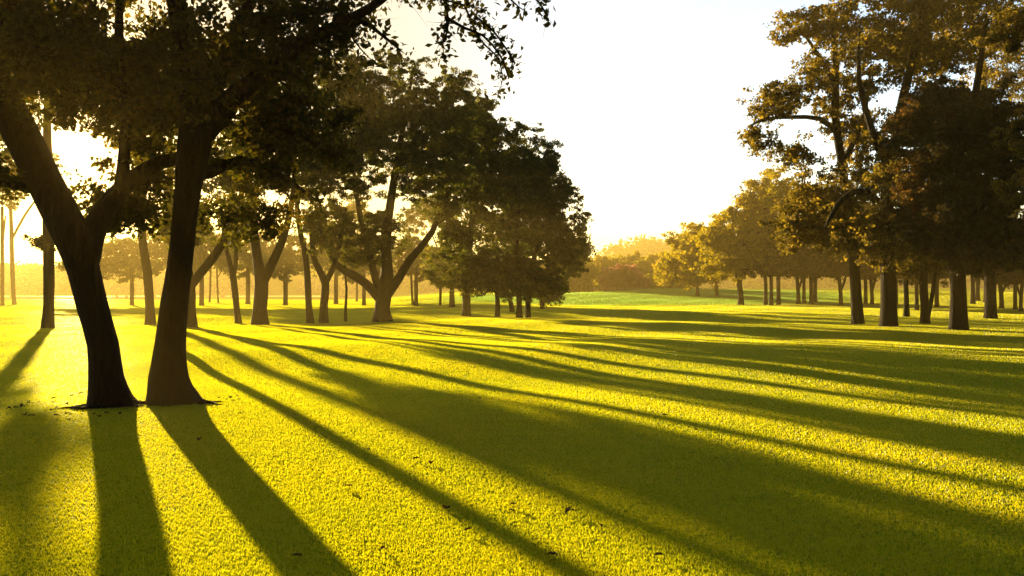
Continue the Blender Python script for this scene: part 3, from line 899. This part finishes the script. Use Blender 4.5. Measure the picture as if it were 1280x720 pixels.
# ------------------------------------------------------------------ grass blades of the near lawn
def blade_mat():
    m, t, out = new_mat('grass_blade')
    L = t.links.new
    g = N(t, 'ShaderNodeNewGeometry'); tc = N(t, 'ShaderNodeTexCoord')
    no = N(t, 'ShaderNodeTexNoise', Scale=0.35, Detail=4.0, Roughness=0.7)
    L(tc.outputs['Object'], no.inputs['Vector'])
    a = N(t, 'ShaderNodeMath', operation='MULTIPLY_ADD'); L(g.outputs['Random Per Island'], a.inputs[0]); a.inputs[1].default_value = 0.3
    b = N(t, 'ShaderNodeMath', operation='MULTIPLY_ADD'); L(no.outputs['Fac'], b.inputs[0]); b.inputs[1].default_value = 1.2; b.inputs[2].default_value = -0.22
    L(b.outputs[0], a.inputs[2])
    rd = ramp(t, [(0.1, (0.008, 0.035, 0.003)), (0.6, (0.015, 0.055, 0.004)), (1.0, (0.05, 0.06, 0.01))])
    rt = ramp(t, [(0.1, (0.35, 0.41, 0.002)), (0.6, (0.51, 0.485, 0.003)), (1.0, (0.63, 0.50, 0.006))])
    L(a.outputs[0], rd.inputs[0]); L(a.outputs[0], rt.inputs[0])
    # the closely mown green far down the fairway is a cooler, bluer turf
    mp = N(t, 'ShaderNodeMapping'); mp.vector_type = 'TEXTURE'
    mp.inputs['Location'].default_value = (20, 132, 0); mp.inputs['Scale'].default_value = (34, 30, 1000)
    L(tc.outputs['Object'], mp.inputs[0])
    ln_ = N(t, 'ShaderNodeVectorMath', operation='LENGTH'); L(mp.outputs[0], ln_.inputs[0])
    mr = N(t, 'ShaderNodeMapRange'); mr.inputs['From Min'].default_value = 1.1; mr.inputs['From Max'].default_value = 0.8
    L(ln_.outputs['Value'], mr.inputs['Value'])
    gm = N(t, 'ShaderNodeMix'); gm.data_type = 'RGBA'; L(mr.outputs['Result'], gm.inputs['Factor']); L(rt.outputs[0], gm.inputs['A'])
    gm.inputs['B'].default_value = (0.21, 0.38, 0.045, 1)
    d = N(t, 'ShaderNodeBsdfDiffuse'); L(rd.outputs[0], d.inputs[0])
    tr = N(t, 'ShaderNodeBsdfTranslucent'); L(gm.outputs['Result'], tr.inputs[0])
    mx = N(t, 'ShaderNodeMixShader'); mx.inputs[0].default_value = 0.85
    L(d.outputs[0], mx.inputs[1]); L(tr.outputs[0], mx.inputs[2])
    gl = N(t, 'ShaderNodeBsdfGlossy', Roughness=0.35); gl.inputs['Color'].default_value = (0.9, 0.9, 0.85, 1)
    m2 = N(t, 'ShaderNodeMixShader'); m2.inputs[0].default_value = 0.05
    L(mx.outputs[0], m2.inputs[1]); L(gl.outputs[0], m2.inputs[2]); L(m2.outputs[0], out.inputs[0])
    return m


r = np.random.default_rng(77)
NB = 3600000
rad = 3.0 * np.exp(math.log(240 / 3.0) * r.uniform(0, 1, NB) ** 0.95)      # thinner and coarser with distance
an = np.where(r.uniform(0, 1, NB) < 0.82, r.uniform(-0.75, 0.75, NB), r.uniform(-1.35, 1.35, NB))
bx = rad * np.sin(an); by = rad * np.cos(an)
tu = 0.5 + 0.5 * np.sin(bx * 2.1 + 1.7 * np.sin(by * 1.3)) * np.sin(by * 2.7 + bx * 0.6)
keep = r.uniform(0, 1, NB) < 0.7 + 0.3 * tu
bx, by, rad = bx[keep], by[keep], rad[keep]
n = len(bx)
bz = terrain(bx, by) - 0.004
hgt = r.uniform(0.013, 0.022, n) * (1 + 0.5 * (r.uniform(0, 1, n) > 0.99)) * (1 + rad * 0.011)
wid = r.uniform(0.0010, 0.0018, n) * (1 + rad * 0.19)
az = r.uniform(0, 6.283, n)
ln = r.uniform(0.0, 0.45, n) * hgt; la = r.uniform(0, 6.283, n)
p0 = np.stack([bx - np.cos(az) * wid, by - np.sin(az) * wid, bz], -1)
p1 = np.stack([bx + np.cos(az) * wid, by + np.sin(az) * wid, bz], -1)
p2 = np.stack([bx + np.cos(la) * ln, by + np.sin(la) * ln, bz + hgt], -1)
V = np.stack([p0, p1, p2], 1).reshape(-1, 3)
o = mesh_np('grass', V, None, blade_mat(), tris=np.arange(3 * n).reshape(-1, 3))
tag(o, 'short mown grass of the lawn and the fairway', 'grass', kind='stuff')

# ------------------------------------------------------------------ haze
hm, ht, hout = new_mat('haze_air')
pv = N(ht, 'ShaderNodeVolumePrincipled')
pv.inputs['Color'].default_value = (1.0, 0.74, 0.22, 1)
pv.inputs['Density'].default_value = HAZE
pv.inputs['Anisotropy'].default_value = 0.33
ht.links.new(pv.outputs[0], hout.inputs['Volume'])
x0, x1, y0, y1, z0, z1 = -620, 620, -80, 720, -2.2, 46
V = [(x0, y0, z0), (x1, y0, z0), (x1, y1, z0), (x0, y1, z0), (x0, y0, z1), (x1, y0, z1), (x1, y1, z1), (x0, y1, z1)]
Q = [(0, 3, 2, 1), (4, 5, 6, 7), (0, 1, 5, 4), (1, 2, 6, 5), (2, 3, 7, 6), (3, 0, 4, 7)]
tag(mesh_np('haze', V, Q, hm), 'golden morning haze filling the air over the lawn', 'haze', kind='stuff')
